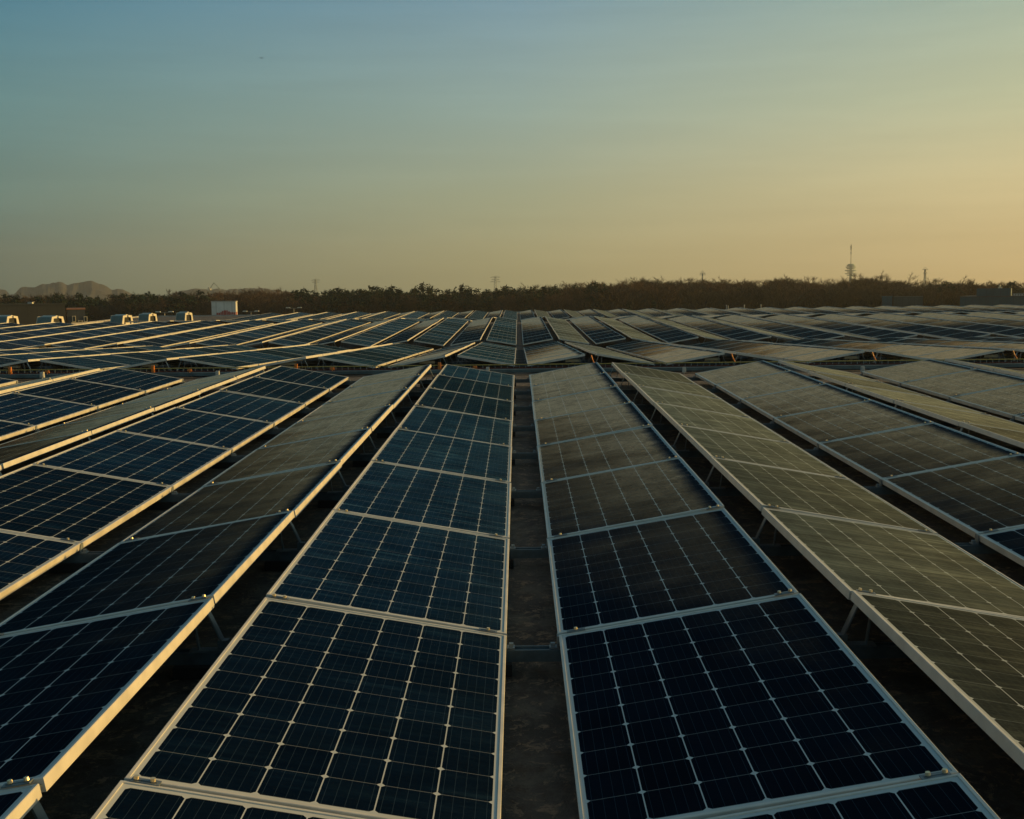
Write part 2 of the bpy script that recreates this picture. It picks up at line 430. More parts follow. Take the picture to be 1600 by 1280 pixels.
def row_frame(i, side, y0, n):
    """matrix of a row, its sign and the world x of low and high edge"""
    j = (i - 1) // 2; odd = i % 2 == 1
    base = j * PITCH + GAP / 2
    xlo = base if odd else base + 2 * WC + RIDGE
    rise = 1 if odd else -1
    if side == 'left': xlo, rise = -xlo, -rise
    y1 = y0 + n * L_
    ya, yb = (y0, y1) if rise > 0 else (y1, y0)
    Y = Vector((0, yb - ya, zl(yb) - zl(ya))).normalized()
    X = Vector((rise * math.cos(TILT), 0, math.sin(TILT)))
    Z = X.cross(Y).normalized(); X = Y.cross(Z)
    M = Matrix(((X.x, Y.x, Z.x, xlo), (X.y, Y.y, Z.y, ya), (X.z, Y.z, Z.z, zl(ya)), (0, 0, 0, 1)))
    return M, rise, xlo

def visible(pts, mg=150):
    q = [proj(p) for p in pts]; q = [a for a in q if a]
    if not q: return False
    return max(a[0] for a in q) > -mg and min(a[0] for a in q) < 1600 + mg and min(a[1] for a in q) < 1280 + mg * 1.5

FIELDS = [
 dict(name='nearest field', y0=4.5543 - 3 * L_, n=10, left=9, right=9, detail=3),
 dict(name='second field', y0=19.5, n=8, left=16, right=16, detail=2),
 dict(name='third field', y0=37.45, n=11, left=26, right=26, detail=1),
 dict(name='fourth field', y0=58.9, n=8, left=17, right=34, detail=0),
 dict(name='farthest field', y0=78.2, n=9, left=17, right=42, detail=0),
]
rnd = random.Random(7)
LOOK = {(True, 'left'): 'dull tan', (True, 'right'): 'dewy tan', (False, 'left'): 'blue', (False, 'right'): 'olive'}
far_cache = {}
for fi, fd in enumerate(FIELDS):
    for side in ('left', 'right'):
        for i in range(1, fd[side] + 1):
            y0, n = fd['y0'], fd['n']
            M, rise, xlo = row_frame(i, side, y0, n)
            dewy = rise > 0
            xh = xlo + rise * WC
            ks = [k for k in range(n) if (fi == 0 and side == 'right') or visible([(x, y0 + (k + a) * L_, zl(y0 + (k + a) * L_)) for x in (xlo, xh) for a in (0, 1)])]
            if not ks: continue
            root = put('solar_panel_row', None); root.matrix_world = M
            lab = '%s solar panel row, %s %s of the centre lane, %s' % (LOOK[(dewy, side)], ordw(i), side, fd['name'])
            tag(root, lab, 'solar panel row', 'solar panel rows in the ' + fd['name'])
            Mi = M.inverted()
            if fd['detail'] == 0:
                key = (fi, dewy)
                if key not in far_cache:
                    g = MB(); f = MB()
                    for k in range(n):
                        o = J + k * L_; q = .0111
                        f2 = MB(); frame_rings(f2, 0, W_, o, o + LP, PROF2); f.add(f2.v, f2.f)
                        g.add([(q, o + q, -.0032), (W_ - q, o + q, -.0032), (W_ - q, o + LP - q, -.0032), (q, o + LP - q, -.0032)], [(0, 1, 2, 3)])
                    far_cache[key] = (g.mesh('glass', [glass_dew if dewy else glass_clear], uv=lambda c: (c.x, (c.y - J) % L_)), f.mesh('frame', [alu]))
                put('glass', far_cache[key][0], root); put('frame', far_cache[key][1], root)
                continue
            for k in ks:
                kk = k if rise > 0 else n - 1 - k
                jit = Matrix.Translation((0, kk * L_ + J, 0)) @ Matrix.Rotation(R(rnd.uniform(-.35, .35)), 4, 'Y') @ Matrix.Rotation(R(rnd.uniform(-.14, .14)), 4, 'X') @ Matrix.Translation((rnd.uniform(-.003, .003), rnd.uniform(-.002, .002), 0))
                if fd['detail'] >= 2:
                    p = put('solar_panel', None, root); p.matrix_basis = jit
                    put('glass', glass_me[dewy], p); put('frame', frame_me, p)
                else:
                    p = put('solar_panel', frame_me, root); p.matrix_basis = jit
                    put('glass', glass_me[dewy], p)
            joints = sorted(set([k for k in ks] + [k + 1 for k in ks]))
            for k in joints:
                y = y0 + k * L_; z = zl(y)
                if fd['detail'] >= 2 or k in (0, n):
                    yy = y + (.045 if k == 0 else -.045 if k == n else 0)
                    o = put('leg', leg_me, root)
                    o.matrix_basis = Mi @ Matrix(((rise, 0, 0, xh), (0, rise, 0, yy), (0, 0, 1, z + WS - .038), (0, 0, 0, 1)))
                    if fd['detail'] >= 2:
                        o = put('bracket', foot_me, root)
                        o.matrix_basis = Mi @ Matrix(((rise, 0, 0, xlo), (0, rise, 0, yy), (0, 0, 1, z), (0, 0, 0, 1)))
                if fd['detail'] >= 2 and 0 < k < n: put('joint_profile', joint_me, root, (0, (k if rise > 0 else n - k) * L_, 0))
                if fd['detail'] == 3 and 0 < k < n:
                    kk = k if rise > 0 else n - k
                    for cx, nb in ((.075, 1), (W_ - .062, 2)):
                        c = put('clamp', clamp_me[nb], root, (cx, kk * L_, 0.0012)); [put('bolt', bolt_me, c, (bx, 0, 0)) for bx in ((-.018, .026) if nb == 2 else (0.,))]

mb = MB(); mb.box(-.09, .09, -.07, .07, .002, .05); pad_me = mb.mesh('rubber_pad', [simple('rubber_pad', (.02, .02, .02), .8)])
# base rails running across under the rows
NEAR = {0: (-7.6, 7.6), 1: (-16.5, 16.5)}
for fi, (x0, x1) in NEAR.items():
    fd = FIELDS[fi]
    for k in range(fd['n'] + 1):
        if fi == 0 and k < 1: continue
        y = fd['y0'] + k * L_ + (.045 if k == 0 else -.045 if k == fd['n'] else 0); z = zl(y)
        r = put('base_rail', None, None, (0, y, z - .155))
        nm = 'nearest field' if fi == 0 else 'second field'
        tag(r, 'dark steel rail crossing the lane under the %s panel joint of the %s' % (ordw(k if fi == 0 else k + 1), nm), 'mounting rail', 'cross rails under the ' + nm)
        mb = MB()
        mb.prism([(-.032, .05), (-.032, .098), (-.024, .098), (-.024, .088), (.024, .088), (.024, .098), (.032, .098), (.032, .05)], x0, x1,
                 M=Matrix(((0, 1, 0, 0), (1, 0, 0, 0), (0, 0, 1, 0), (0, 0, 0, 1))))
        mb.build('rail', rail_m, r)
        a = x0 + .3
        while a < x1: put('rubber_pad', pad_me, r, (a, 0, 0)); a += PITCH / 2

# ------------------------------------------------------------------ cable tray and beam across the first ridge
yel = simple('yellow_galvanised_tray', (.42, .33, .09), .5, .3, .25, 20.)
red = simple('red_brown_cable', (.16, .035, .02), .6)
beam_m = simple('teal_grey_beam', (.075, .115, .125), .5, .0, .3, 4.)
orange = simple('orange_plastic', (.62, .20, .03), .5)
white_p = simple('pale_plastic_box', (.50, .50, .45), .5)
TX = 11.5; TY = 19.05; TZ = CAMZ - 1.103
tray = put('cable_tray', None, None, (0, TY, TZ - .065))
tag(tray, 'long ladder cable tray with yellow top rails between nearest and second panel fields', 'cable tray')
mb = MB(); mb.box(-TX, TX, -.006, .004, .056, .066); mb.box(-TX, TX, .116, .126, .054, .064); mb.build('top_rail', yel, tray)
mb = MB(); mb.box(-TX, TX, -.003, .003, .0, .010); mb.box(-TX, TX, .119, .125, .0, .010); mb.build('bottom_rail', red, tray)
mb = MB(); x = -TX + .05
while x < TX: mb.box(x - .006, x + .006, -.004, .002, .010, .056); mb.box(x - .006, x + .006, .002, .119, .001, .006); x += .102
o = mb.build('rung', galv, tray); o['kind'] = 'stuff'
for q in range(4):
    mb = MB(); rr = random.Random(q)
    mb.tube([(-TX + a * .5, .03 + q * .022 + rr.uniform(-.008, .008), .016 + rr.uniform(-.002, .006)) for a in range(int(TX * 4) + 1)], .007, 5)
    mb.build('cable', red if q % 2 else simple('black_cable', (.012, .012, .012), .5), tray)
beam = MB(); zb = CAMZ - 1.172 - .052
beam.prism([(-.05, 0), (-.05, .052), (.05, .052), (.05, .044), (-.042, .044), (-.042, .008), (.05, .008), (.05, 0)], -TX, TX,
           M=Matrix(((0, 1, 0, 0), (1, 0, 0, 18.9), (0, 0, 1, zb), (0, 0, 0, 1))))
tag(beam.build('steel_beam', beam_m), 'teal-grey channel beam lying along the roof in front of the cable tray', 'beam')
def small_box(name, lab, cat, x, y, z, w, d, h, mat, group=None, lid=None):
    r = put(name, None, None, (x, y, z)); tag(r, lab, cat, group)
    mb = MB(); mb.box(-w / 2, w / 2, -d / 2, d / 2, 0, h, taper=.004); mb.build('housing', mat, r)
    mb = MB(); mb.box(-w * .32, w * .32, -d / 2 - .006, -d / 2, h * .2, h * .75); mb.box(-w * .1, w * .1, -.01, .01, -.03, 0); mb.build('cover', lid or mat, r)
RID = [(s * (GAP / 2 + WC + RIDGE / 2 + a * PITCH), s, a) for s in (-1, 1) for a in range(4)]
for x, s, a in RID:
    sd_ = 'left' if s < 0 else 'right'
    if s < 0:
        small_box('cable_connector', 'upright orange connector on the tray below the %s panel ridge left of the centre lane' % ordw(a + 1), 'connector', x - .17 - .01 * a, TY - .03, TZ - .065, .055, .04, .115, orange, 'orange connectors on the cable tray')
        small_box('cable_connector', 'small flat orange connector right of the %s panel ridge left of the centre lane' % ordw(a + 1), 'connector', x + .42, TY - .03, TZ - .055, .07, .04, .04, orange, 'orange connectors on the cable tray')
    else:
        mb = MB(); mb.tube([(x + .0, 19.42, TZ + .12), (x + .02, 19.40, TZ + .05), (x + .05, 19.36, TZ - .02)], .012, 6)  # ridge strut, the low sun on it put into its orange colour
        tag(mb.build('sunlit_strut', orange), 'sunlit orange strut in the %s panel ridge right of the centre lane' % ordw(a + 1), 'strut', 'sunlit orange struts')
    small_box('inverter_box', 'small tan box under the %s panel ridge %s of the centre lane' % (ordw(a + 1), sd_), 'box', x - .42 if s < 0 else x - .30, 19.6, TZ + .002, .26, .1, .045, simple('tan_box', (.32, .26, .16), .6), 'tan boxes behind the tray')
for u, v, lab in ((762, 578, 'small pale box on the beam just left of the centre lane'), (1069, 578, 'small pale box on the beam, first right of the centre lane'),
                  (1348, 577, 'small pale box on the beam near the right panel fields'), (66, 586, 'small pale fitting on the beam at far left'), (340, 584, 'small pale fitting on the beam left of the middle')):
    p = at(u, v, 18.75)
    small_box('junction_box', lab, 'junction box', p.x, p.y, p.z - .04, .06, .05, .085, white_p, 'pale boxes on the beam')


# ------------------------------------------------------------------ roof ventilators
vent_top = simple('cream_painted_hood', (.66, .62, .50), .45, .0, .12, 3.)
vent_side = simple('shaded_hood_side', (.15, .235, .22), .5, .0, .15, 4.)  # shade on the long hood sides is put into this darker teal
vent_dark = simple('vent_opening', (.02, .025, .025), .8)
vent_curb = simple('dark_curb', (.10, .10, .09), .8)
def ventilator(u, vbase, dist, wpx, hpx, yaw, lab):
    p = at(u, vbase, dist); z = zroof(p.y)
    s = wpx / 1790.4 * dist
    Lh, Wd, H = s * .78, s * .62, hpx / 1790.4 * dist * .92
    Hn = H * .30
    r = put('roof_ventilator', None, None, (p.x, p.y, z)); r.rotation_euler = (0, 0, R(yaw))
    tag(r, lab, 'roof ventilator', 'roof ventilators along the left edge')
    # profile across (x = local across, extruded along y)
    mb = MB(); mb.box(-Wd * .26, Wd * .26, -Lh * .5, Lh * .5, 0, Hn + .02); mb.build('curb', vent_curb, r)
    mb = MB(); mb.box(-Wd * .20, Wd * .20, -Lh * .56, -Lh * .502, 0, Hn + H * .1); mb.box(-Wd * .20, Wd * .20, Lh * .502, Lh * .56, 0, Hn + H * .1); mb.build('end_plate', vent_top, r)
    for sg in (-1, 1):
        a, b, c = Wd * .5 * sg, Wd * .38 * sg, Wd * .10 * sg
        prof = [(a, Hn), (b, H * .93), (c, H * .97), (c, H * .90), (b * .86, H * .86), (a * .86, Hn)]
        if sg < 0: prof = prof[::-1]
        mb = MB(); mb.prism(prof, -Lh * .52, Lh * .52); o = mb.build('hood', vent_side, r)
        # cream end rims
        mb = MB()
        g = 1.03
        prof2 = [(a * g, Hn - .01), (b * g, H * .955), (c * .8, H * 1.0), (c * .8, H * .84), (b * .74, H * .80), (a * .66, Hn - .01)]
        if sg < 0: prof2 = prof2[::-1]
        mb.prism(prof2, -Lh * .56, -Lh * .521); mb.prism(prof2, Lh * .521, Lh * .56); mb.build('end_rim', vent_top, o)
        mb = MB()
        for q in range(5):
            z0 = Hn + (H * .86 - Hn) * (q + .35) / 5; xx = a + (b - a) * (z0 - Hn) / (H * .93 - Hn)
            mb.bar((xx, -Lh * .50, z0), (xx, Lh * .50, z0), .012, .02)
        mb.build('louvre', vent_side, o)
    mb = MB(); mb.prism([(-Wd * .13, H * .82), (-Wd * .13, H * .99), (0, H * 1.05), (Wd * .13, H * .99), (Wd * .13, H * .82)], -Lh * .50, Lh * .50); mb.build('ridge_cap', vent_top, r)
    mb = MB(); mb.box(-Wd * .22, Wd * .22, -Lh * .47, Lh * .47, Hn + .02, H * .81); mb.build('dark_interior', vent_dark, r)  # solid box, the unlit inside of the hood put in as near-black
ventilator(10, 510, 64, 34, 20, 60, 'leftmost ventilator, cut by the left picture edge, cream hood on dark curb')
ventilator(79, 508, 66, 38, 19, 59, 'wide low ventilator in front of the grey hall, second from the left')
ventilator(190, 502, 76, 32, 20, 57, 'middle of five ventilators, standing at the kerb end')
ventilator(231, 501, 78, 27, 22, 56, 'tall ventilator on a high dark curb just right of the middle one')
ventilator(288, 498, 80, 25, 23, 54, 'rightmost ventilator, nearest to the white tower block')

# ------------------------------------------------------------------ buildings
def block(name, lab, cat, u0, u1, vtop, dist, depth, mats, yaw=0., extra=None):
    a, b = at(u0, 470, dist), at(u1, 470, dist)
    top = at((u0 + u1) / 2, vtop, dist).z
    c = (a + b) / 2; w_ = (b - a).length
    r = put(name, None, None, (c.x, c.y, -9.6)); d = (b - a); r.rotation_euler = (0, 0, math.atan2(d.y, d.x) + R(yaw))
    tag(r, lab, cat)
    H = top + 9.6
    mb = MB(); mb.box(-w_ / 2, w_ / 2, 0, depth, 0, H); mb.build('wall', mats[0], r)
    mb = MB(); mb.box(-w_ / 2 - .06, w_ / 2 + .06, -.06, depth + .06, H, H + .14); mb.build('roof_edge', mats[1], r)
    if extra: extra(r, w_, H, depth)
    return r
def cladding(name, c, sc_=1.2):
    mt, t, b = new_mat(name)
    co = t.n('ShaderNodeTexCoord').outputs['Object']; x = t.sep(co)
    s_ = t.m('LESS_THAN', t.m('FRACT', t.m('MULTIPLY', t.m('ADD', x[0], x[1]), sc_)), .12)
    f = t.noise(co, .35, 5., .6)
    k = t.mix(t.rng(f, .3, .7), tuple(q * .8 for q in c) + (1,), tuple(q * 1.15 for q in c) + (1,))
    k = t.mix(t.m('MULTIPLY', s_, .4), k, tuple(q * .5 for q in c) + (1,))
    t.link(k, b.inputs['Base Color']); b.inputs['Roughness'].default_value = .6
    return mt
hall = cladding('grey_hall_cladding', (.030, .033, .028)); trim = simple('pale_trim', (.45, .45, .42), .5)
tealc = cladding('teal_cladding', (.012, .075, .095)); whitec = cladding('white_cladding', (.62, .64, .62), .9); darkc = cladding('dark_cladding', (.045, .055, .06))
lit = simple('bright_cream', (.70, .62, .42), .5); glass_d = simple('dark_window', (.02, .03, .035), .15)  # window and roof-lamp brightness put into this cream; also the excavator body
redp = simple('faded_red_paint', (.38, .06, .05), .6)
def hall_x(r, w_, H, d):
    for q in range(3):
        x0 = w_ / 2 - 3.4 + q * 1.1
        mb = MB(); mb.box(x0, x0 + .8, -.05, .0, H - 1.5, H - .8); f = mb.build('window', lit, r)
        mb = MB(); mb.box(x0 + .12, x0 + .68, -.08, -.052, H - 1.38, H - .9); mb.build('pane', glass_d, f)
block('warehouse', 'long low grey warehouse at far left behind the ventilators', 'warehouse', -260, 101, 478.6, 112, 40, (hall, hall))
def annex_x(r, w_, H, d):
    for q, (x0, ww, hh) in enumerate(((.45, .35, .62), (1.0, .45, .16), (1.55, .35, .55))):
        x = -w_ / 2 + x0 * 1.0
        mb = MB(); mb.box(x, x + ww, -.06, -.0, H - 1.25, H - 1.25 + hh); mb.box(x - .1, x + ww + .15, -.06, 0, H - 1.40, H - 1.27); f = mb.build('window', lit, r)
        mb = MB(); mb.box(x + .08, x + ww - .06, -.09, -.062, H - 1.18, H - 1.25 + hh - .05) if hh > .3 else mb.box(x + .1, x + ww - .1, -.09, -.062, H - 1.22, H - 1.12); mb.build('pane', glass_d, f)
block('annex', 'low dark annex with three small windows lit cream beside the grey warehouse', 'building', 104, 132, 484, 125, 14, (darkc, simple('orange_edge', (.30, .14, .07), .7)), extra=annex_x)  # roof edge coloured orange-brown
p = at(48, 478, 113)
r = put('roof_unit', None, None, (p.x, p.y, p.z - .04)); tag(r, 'small white unit on top of the grey warehouse roof', 'roof unit')
mb = MB(); mb.box(-.22, .22, -.2, .2, .0, .38, taper=.03); mb.build('casing', whitec, r)
mb = MB(); mb.box(.23, .62, -.1, .1, .0, .1); mb.box(-.3, .3, -.24, .24, .382, .40); mb.build('duct', trim, r)
def tower_x(r, w_, H, d):
    mb = MB(); rr = random.Random(3); x = -w_ * .30
    while x < w_ * .42:
        ww = rr.uniform(.16, .34); h0 = .35 + .45 * math.exp(-((x / w_ - .0) / .22) ** 2)
        mb.box(x, x + ww, -.04, .0, H - 1.82 - rr.uniform(0, .12), H - 1.82 + h0 * rr.uniform(.5, .9)); x += ww + .05
    mb.build('red_lettering', redp, r)
    mb = MB(); mb.box(w_ / 2, w_ / 2 + .04, .5, 2.6, H - 1.9, H - 1.45); mb.build('red_lettering', redp, r)
block('tower_block', 'white clad block with faded red lettering rising behind the far left panels', 'building', 330, 368, 472, 172, 4, (whitec, trim), yaw=-4, extra=tower_x)
block('shed', 'dark teal flat-roofed shed at the foot of the wood right of the radio tower', 'shed', 1378, 1394, 464.5, 172, 8, (tealc, tealc))
block('low_hall', 'grey-green low hall joined to the right of the teal shed', 'hall', 1396, 1442, 465, 176, 8, (cladding('grey_green_cladding', (.055, .07, .065)), darkc))
def plant_x(r, w_, H, d):
    mb = MB(); mb.box(-w_ / 2 + 2.0, -w_ / 2 + 6.2, .8, 6, H + .14, H + 1.15); mb.build('plant_room', tealc, r)
    mb = MB()
    for q in range(9): mb.box(-w_ / 2 + 6.5 + q * .32, -w_ / 2 + 6.7 + q * .32, .9, 1.1, H + .14, H + .36)
    mb.box(-w_ / 2 + 6.4, -w_ / 2 + 9.4, .85, 1.15, H + .36, H + .42); mb.build('lit_strip', trim, r)  # pale bar and posts for a lit strip, its light put into the colour
    mb = MB(); mb.box(-w_ / 2 + 4.6, -w_ / 2 + 5.1, 1, 1.4, H + 1.15, H + 1.33); mb.tube([(-w_ / 2 + 4.8, 1.2, H + 1.33), (-w_ / 2 + 4.8, 1.2, H + 1.62)], .1, 8); mb.build('roof_lamp', lit, r)  # bright lamp, its glow given only as cream colour
block('office_building', 'large blue-teal flat-roofed building at the far right edge before the wood', 'building', 1500, 1760, 463.5, 165, 25, (tealc, darkc), extra=plant_x)

# ------------------------------------------------------------------ lamps
pole_m = simple('lamp_pole', (.30, .28, .24), .5, .3)
def street_lamp(u, v, dist, lab):
    p = at(u, v, dist); r = put('street_lamp', None, None, (p.x, p.y, -9.6)); H = p.z + 9.6
    tag(r, lab, 'street lamp', 'twin-headed street lamps beyond the roof')
    mb = MB(); mb.tube([(0, 0, 0), (0, 0, H * .5), (0, 0, H)], [.11, .08, .05], 8); mb.build('pole', pole_m, r)
    mb = MB(); mb.bar((-.55, 0, H - .02), (.55, 0, H - .02), .05, .05); mb.build('arm', pole_m, r)
    for s in (-1, 1):
        mb = MB(); mb.box(.45 * s if s > 0 else -1.0, 1.0 if s > 0 else -.45, -.14, .14, H + .0, H + .11, taper=.04); mb.build('lamp_head', vent_top, r)
street_lamp(459, 481.5, 150, 'twin-headed street lamp before the wood, right of the white block')
street_lamp(392, 487, 145, 'twin-headed street lamp between the white block and the right-hand lamp')
street_lamp(257, 488, 135, 'twin-headed street lamp between the two rightmost ventilators')
for q, (u, v) in enumerate(((1135, 481), (1163, 480.5), (1189, 480))):
    p = at(u, v, 96.3); z = zroof(p.y)
    r = put('vent_pipe', None, None, (p.x, p.y, z)); H = p.z - z + .18
    tag(r, '%s of three short pale vent pipes on the far roof edge right of centre' % ('left', 'middle', 'right')[q], 'vent pipe', 'short vent pipes on the far roof edge')
    mb = MB(); mb.tube([(0, 0, 0), (0, 0, H)], .035, 8); 
    if q == 0: mb.tube([(.14, 0, 0), (.14, 0, H)], .035, 8)
    mb.build('pipe', trim, r)
    mb = MB(); mb.tube([(0, 0, H), (0, 0, H + .05)], [.055, .03], 8); mb.build('cap', trim, r)

# ------------------------------------------------------------------ far hills, masts, excavator
def hills():
    from mathutils import noise as mn
    mt, t, b = new_mat('quarry_spoil')
    co = t.n('ShaderNodeTexCoord').outputs['Object']
    f = t.noise(co, .03, 8., .65); g = t.noise(co, .12, 6., .6)
    k = t.mix(t.rng(f, .35, .65), (.030, .032, .027, 1), (.060, .050, .038, 1))
    k = t.mix(t.rng(g, .5, .7), k, (.035, .04, .032, 1))
    t.link(k, b.inputs['Base Color']); b.inputs['Roughness'].default_value = .95
    D = 1250
    ridge = [(-400, 456), (-250, 446), (-120, 450), (-60, 458), (-20, 452), (0, 451.5), (10, 454), (16, 461), (24, 458), (32, 449.5), (45, 449), (57, 449), (66, 444), (80, 442.5), (98, 441), (106, 445.5), (115, 443), (132, 440),
             (145, 439.3), (155, 443), (165, 446), (176, 453), (188, 451.5), (200, 456), (215, 462), (232, 470), (256, 470), (272, 458), (285, 454), (300, 451.5), (330, 452), (350, 453), (380, 450.5), (420, 451), (450, 456), (480, 464), (520, 474)]
    from bisect import bisect
    us = [r[0] for r in ridge]
    def rv(u):
        if u <= us[0]: return ridge[0][1]
        if u >= us[-1]: return 476
        k = bisect(us, u) - 1; a, b = ridge[k], ridge[k + 1]
        return a[1] + (b[1] - a[1]) * (u - a[0]) / (b[0] - a[0])
    rr = random.Random(5)
    mb = MB(); NU, NV = 330, 16
    grid = []
    for i in range(NU + 1):
        u = -400 + 940 * i / NU
        hz = at(u, rv(u) + mn.noise(Vector((u * .06, 2., 0))) * 2.2 + mn.noise(Vector((u * .21, 5., 0))) * 1.3, D).z + 9.6
        row = []
        for j in range(NV + 1):
            a = j / NV * 2 - 1                       # front foot .. crest .. back foot
            d = D + a * 130
            q = max(0, 1 - abs(a)) ** .8
            wob = mn.noise(Vector((u * .035, a * 3.0, 0))) * .32 + mn.noise(Vector((u * .11, a * 7., 4))) * .14
            h = hz * min(1., q * (1 + wob * (1 - q) * 1.6))
            p = at(u + mn.noise(Vector((u * .05, a * 2., 9))) * 5 * (1 - q), 465, d)
            row.append(len(mb.v)); mb.v.append((p.x, p.y, -9.8 + h + .2))
        grid.append(row)
    for i in range(NU):
        for j in range(NV):
            mb.f.append((grid[i][j], grid[i + 1][j], grid[i + 1][j + 1], grid[i][j + 1])); mb.mi.append(0)
    tag(mb.build('hills', mt, smooth=False), kind='structure')
hills()
steel_m = simple('mast_steel', (.20, .27, .25), .6); conc = simple('tower_concrete', (.26, .38, .33), .8)
def radio_tower():
    D = 1350.; base = at(1328.5, 470, D)
    r = put('radio_tower', None, None, (base.x, base.y, -9.6)); tag(r, 'tall concrete radio tower with stacked antenna platforms and thin mast above the wood', 'radio tower')
    z = lambda v: at(1328.5, v, D).z + 9.6
    mb = MB(); mb.tube([(0, 0, 0), (0, 0, z(433)), (0, 0, z(414))], [3.2, 1.6, 1.4], 14); mb.build('shaft', conc, r)
    for k, (v, rad, hh) in enumerate(((431, 4.0, 1.0), (428.5, 6.2, .9), (426, 4.2, 1.2), (423.5, 6.4, 1.), (420.8, 4.6, 1.3), (418.3, 5.8, 1.2), (416, 4.5, 1.5), (414, 3.4, .9))):
        mb = MB(); mb.tube([(0, 0, z(v)), (0, 0, z(v) + hh)], rad, 16); mb.build('platform', conc, r)
    mb = MB(); mb.tube([(0, 0, z(414)), (0, 0, z(400)), (0, 0, z(391))], [.5, .35, .35], 8); mb.tube([(0, 0, z(396.5)), (0, 0, z(394))], .7, 8)
    mb.tube([(0, 0, z(391)), (0, 0, z(384))], .8, 8); mb.tube([(0, 0, z(384)), (0, 0, z(382))], .4, 8); mb.build('mast', steel_m, r)
radio_tower()
def pylon(u, vt, D, arms, lab, half=2.6):
    b0 = at(u, 470, D); H = at(u, vt, D).z + 9.6
    r = put('pylon', None, None, (b0.x, b0.y, -9.6)); tag(r, lab, 'pylon')
    wdt = .16 * D / 600
    mb = MB(); N = 12
    hw = lambda k: half * (1 - k / N) ** 1.1 + min(.55, half * .3)
    for k in range(N):
        z0, z1 = H * k / N, H * (k + 1) / N
        for sx, sy in ((-1, -1), (1, -1), (1, 1), (-1, 1)):
            mb.bar((sx * hw(k), sy * hw(k), z0), (sx * hw(k + 1), sy * hw(k + 1), z1), wdt, wdt)
        for s in (-1, 1):
            mb.bar((-hw(k), s * hw(k), z0), (hw(k + 1), s * hw(k + 1), z1), wdt * .6, wdt * .6); mb.bar((hw(k), s * hw(k), z0), (-hw(k + 1), s * hw(k + 1), z1), wdt * .6, wdt * .6)
    mb.build('lattice', steel_m, r)
    for f, hl in arms:
        mb = MB()
        for s in (-1, 1):
            mb.bar((0, 0, H * f), (s * hl, 0, H * f), wdt, wdt); mb.bar((0, 0, H * f + 1.4), (s * hl, 0, H * f), wdt * .7, wdt * .7)
        mb.build('cross_arm', steel_m, r)
pylon(1444.5, 420.5, 720, [(.985, 1.6), (.9, 1.2)], 'slim lattice pylon standing over the wood right of the radio tower', 1.0)
pylon(774.5, 432, 1150, [(.97, 5.), (.90, 4.), (.83, 5.)], 'faint lattice pylon above the treetops near the middle of the picture')
pylon(494, 436.5, 1250, [(.97, 5.), (.90, 4.)], 'faint lattice pylon above the pines left of the middle')
pylon(1097.5, 427, 520, [(.985, 1.3), (.96, 1.3)], 'thin mast with small head above the bare trees between centre and radio tower', .5)
def excavator():
    D = 1150.; p = at(331, 452, D)
    r = put('excavator', None, None, (p.x, p.y, p.z - 1.)); tag(r, 'tiny excavator with raised angled boom on the far dark mound', 'excavator')
    k = D / 1790.4
    mb = MB(); mb.box(-6 * k, -1.5 * k, -1.5, 1.5, 0, 1.6); mb.build('body', lit, r)
    mb = MB(); mb.box(-5.5 * k, -3.4 * k, -1, 1, 1.6, 3.0); mb.build('cab', trim, r)
    mb = MB(); mb.bar((-3. * k, 0, 1.2), (3.2 * k, 0, 11 * k), .5, .6); mb.build('boom', steel_m, r)
    mb = MB(); mb.bar((3.2 * k, 0, 11 * k), (11 * k, 0, 2.5 * k), .4, .5); mb.box(10.2 * k, 12.2 * k, -.7, .7, .6 * k, 3 * k); mb.build('arm', steel_m, r)
excavator()
def bird():
    p = at(408.5, 91, 110); r = put('bird', None, None, p); tag(r, 'small dark bird flying high in the upper left sky', 'bird')
    dm = simple('dark_feathers', (.03, .03, .03), .8)
    mb = MB()
    mb.tube([(0, -.13, 0), (0, -.09, 0), (0, 0, .005), (0, .09, 0), (0, .17, .0)], [.008, .03, .04, .025, .006], 8)
    for s in (-1, 1):
        vs = [(0, -.05, .02), (0, .05, .02), (s * .10, .045, .05), (s * .10, -.055, .05), (s * .22, -.0, .02), (s * .22, -.04, .02)]
        lo = [(x, y, z - .008) for x, y, z in vs]
        mb.add(vs + lo, [(0, 1, 2, 3), (3, 2, 4, 5), (6, 9, 8, 7), (9, 11, 10, 8), (1, 7, 8, 2), (2, 8, 10, 4), (0, 3, 9, 6), (3, 5, 11, 9), (4, 10, 11, 5)])
    o = mb.mesh('bird_body', [dm], smooth=True); put('body', o, r)
bird()

# ------------------------------------------------------------------ the wood
def bark(name, c): return simple(name, c, .9, 0, .25, .6, .1)
barks = [bark('brown_twigs', (.082, .052, .032)), bark('grey_brown_twigs', (.076, .057, .038)), bark('dark_twigs', (.050, .039, .029)), bark('red_brown_twigs', (.105, .061, .036))]
trunk_m = bark('trunk_bark', (.05, .04, .032))
needle = [bark('pine_needles', (.012, .028, .020)), bark('pine_needles_pale', (.020, .036, .022))]  # second is a lighter green, alternated between tree variants

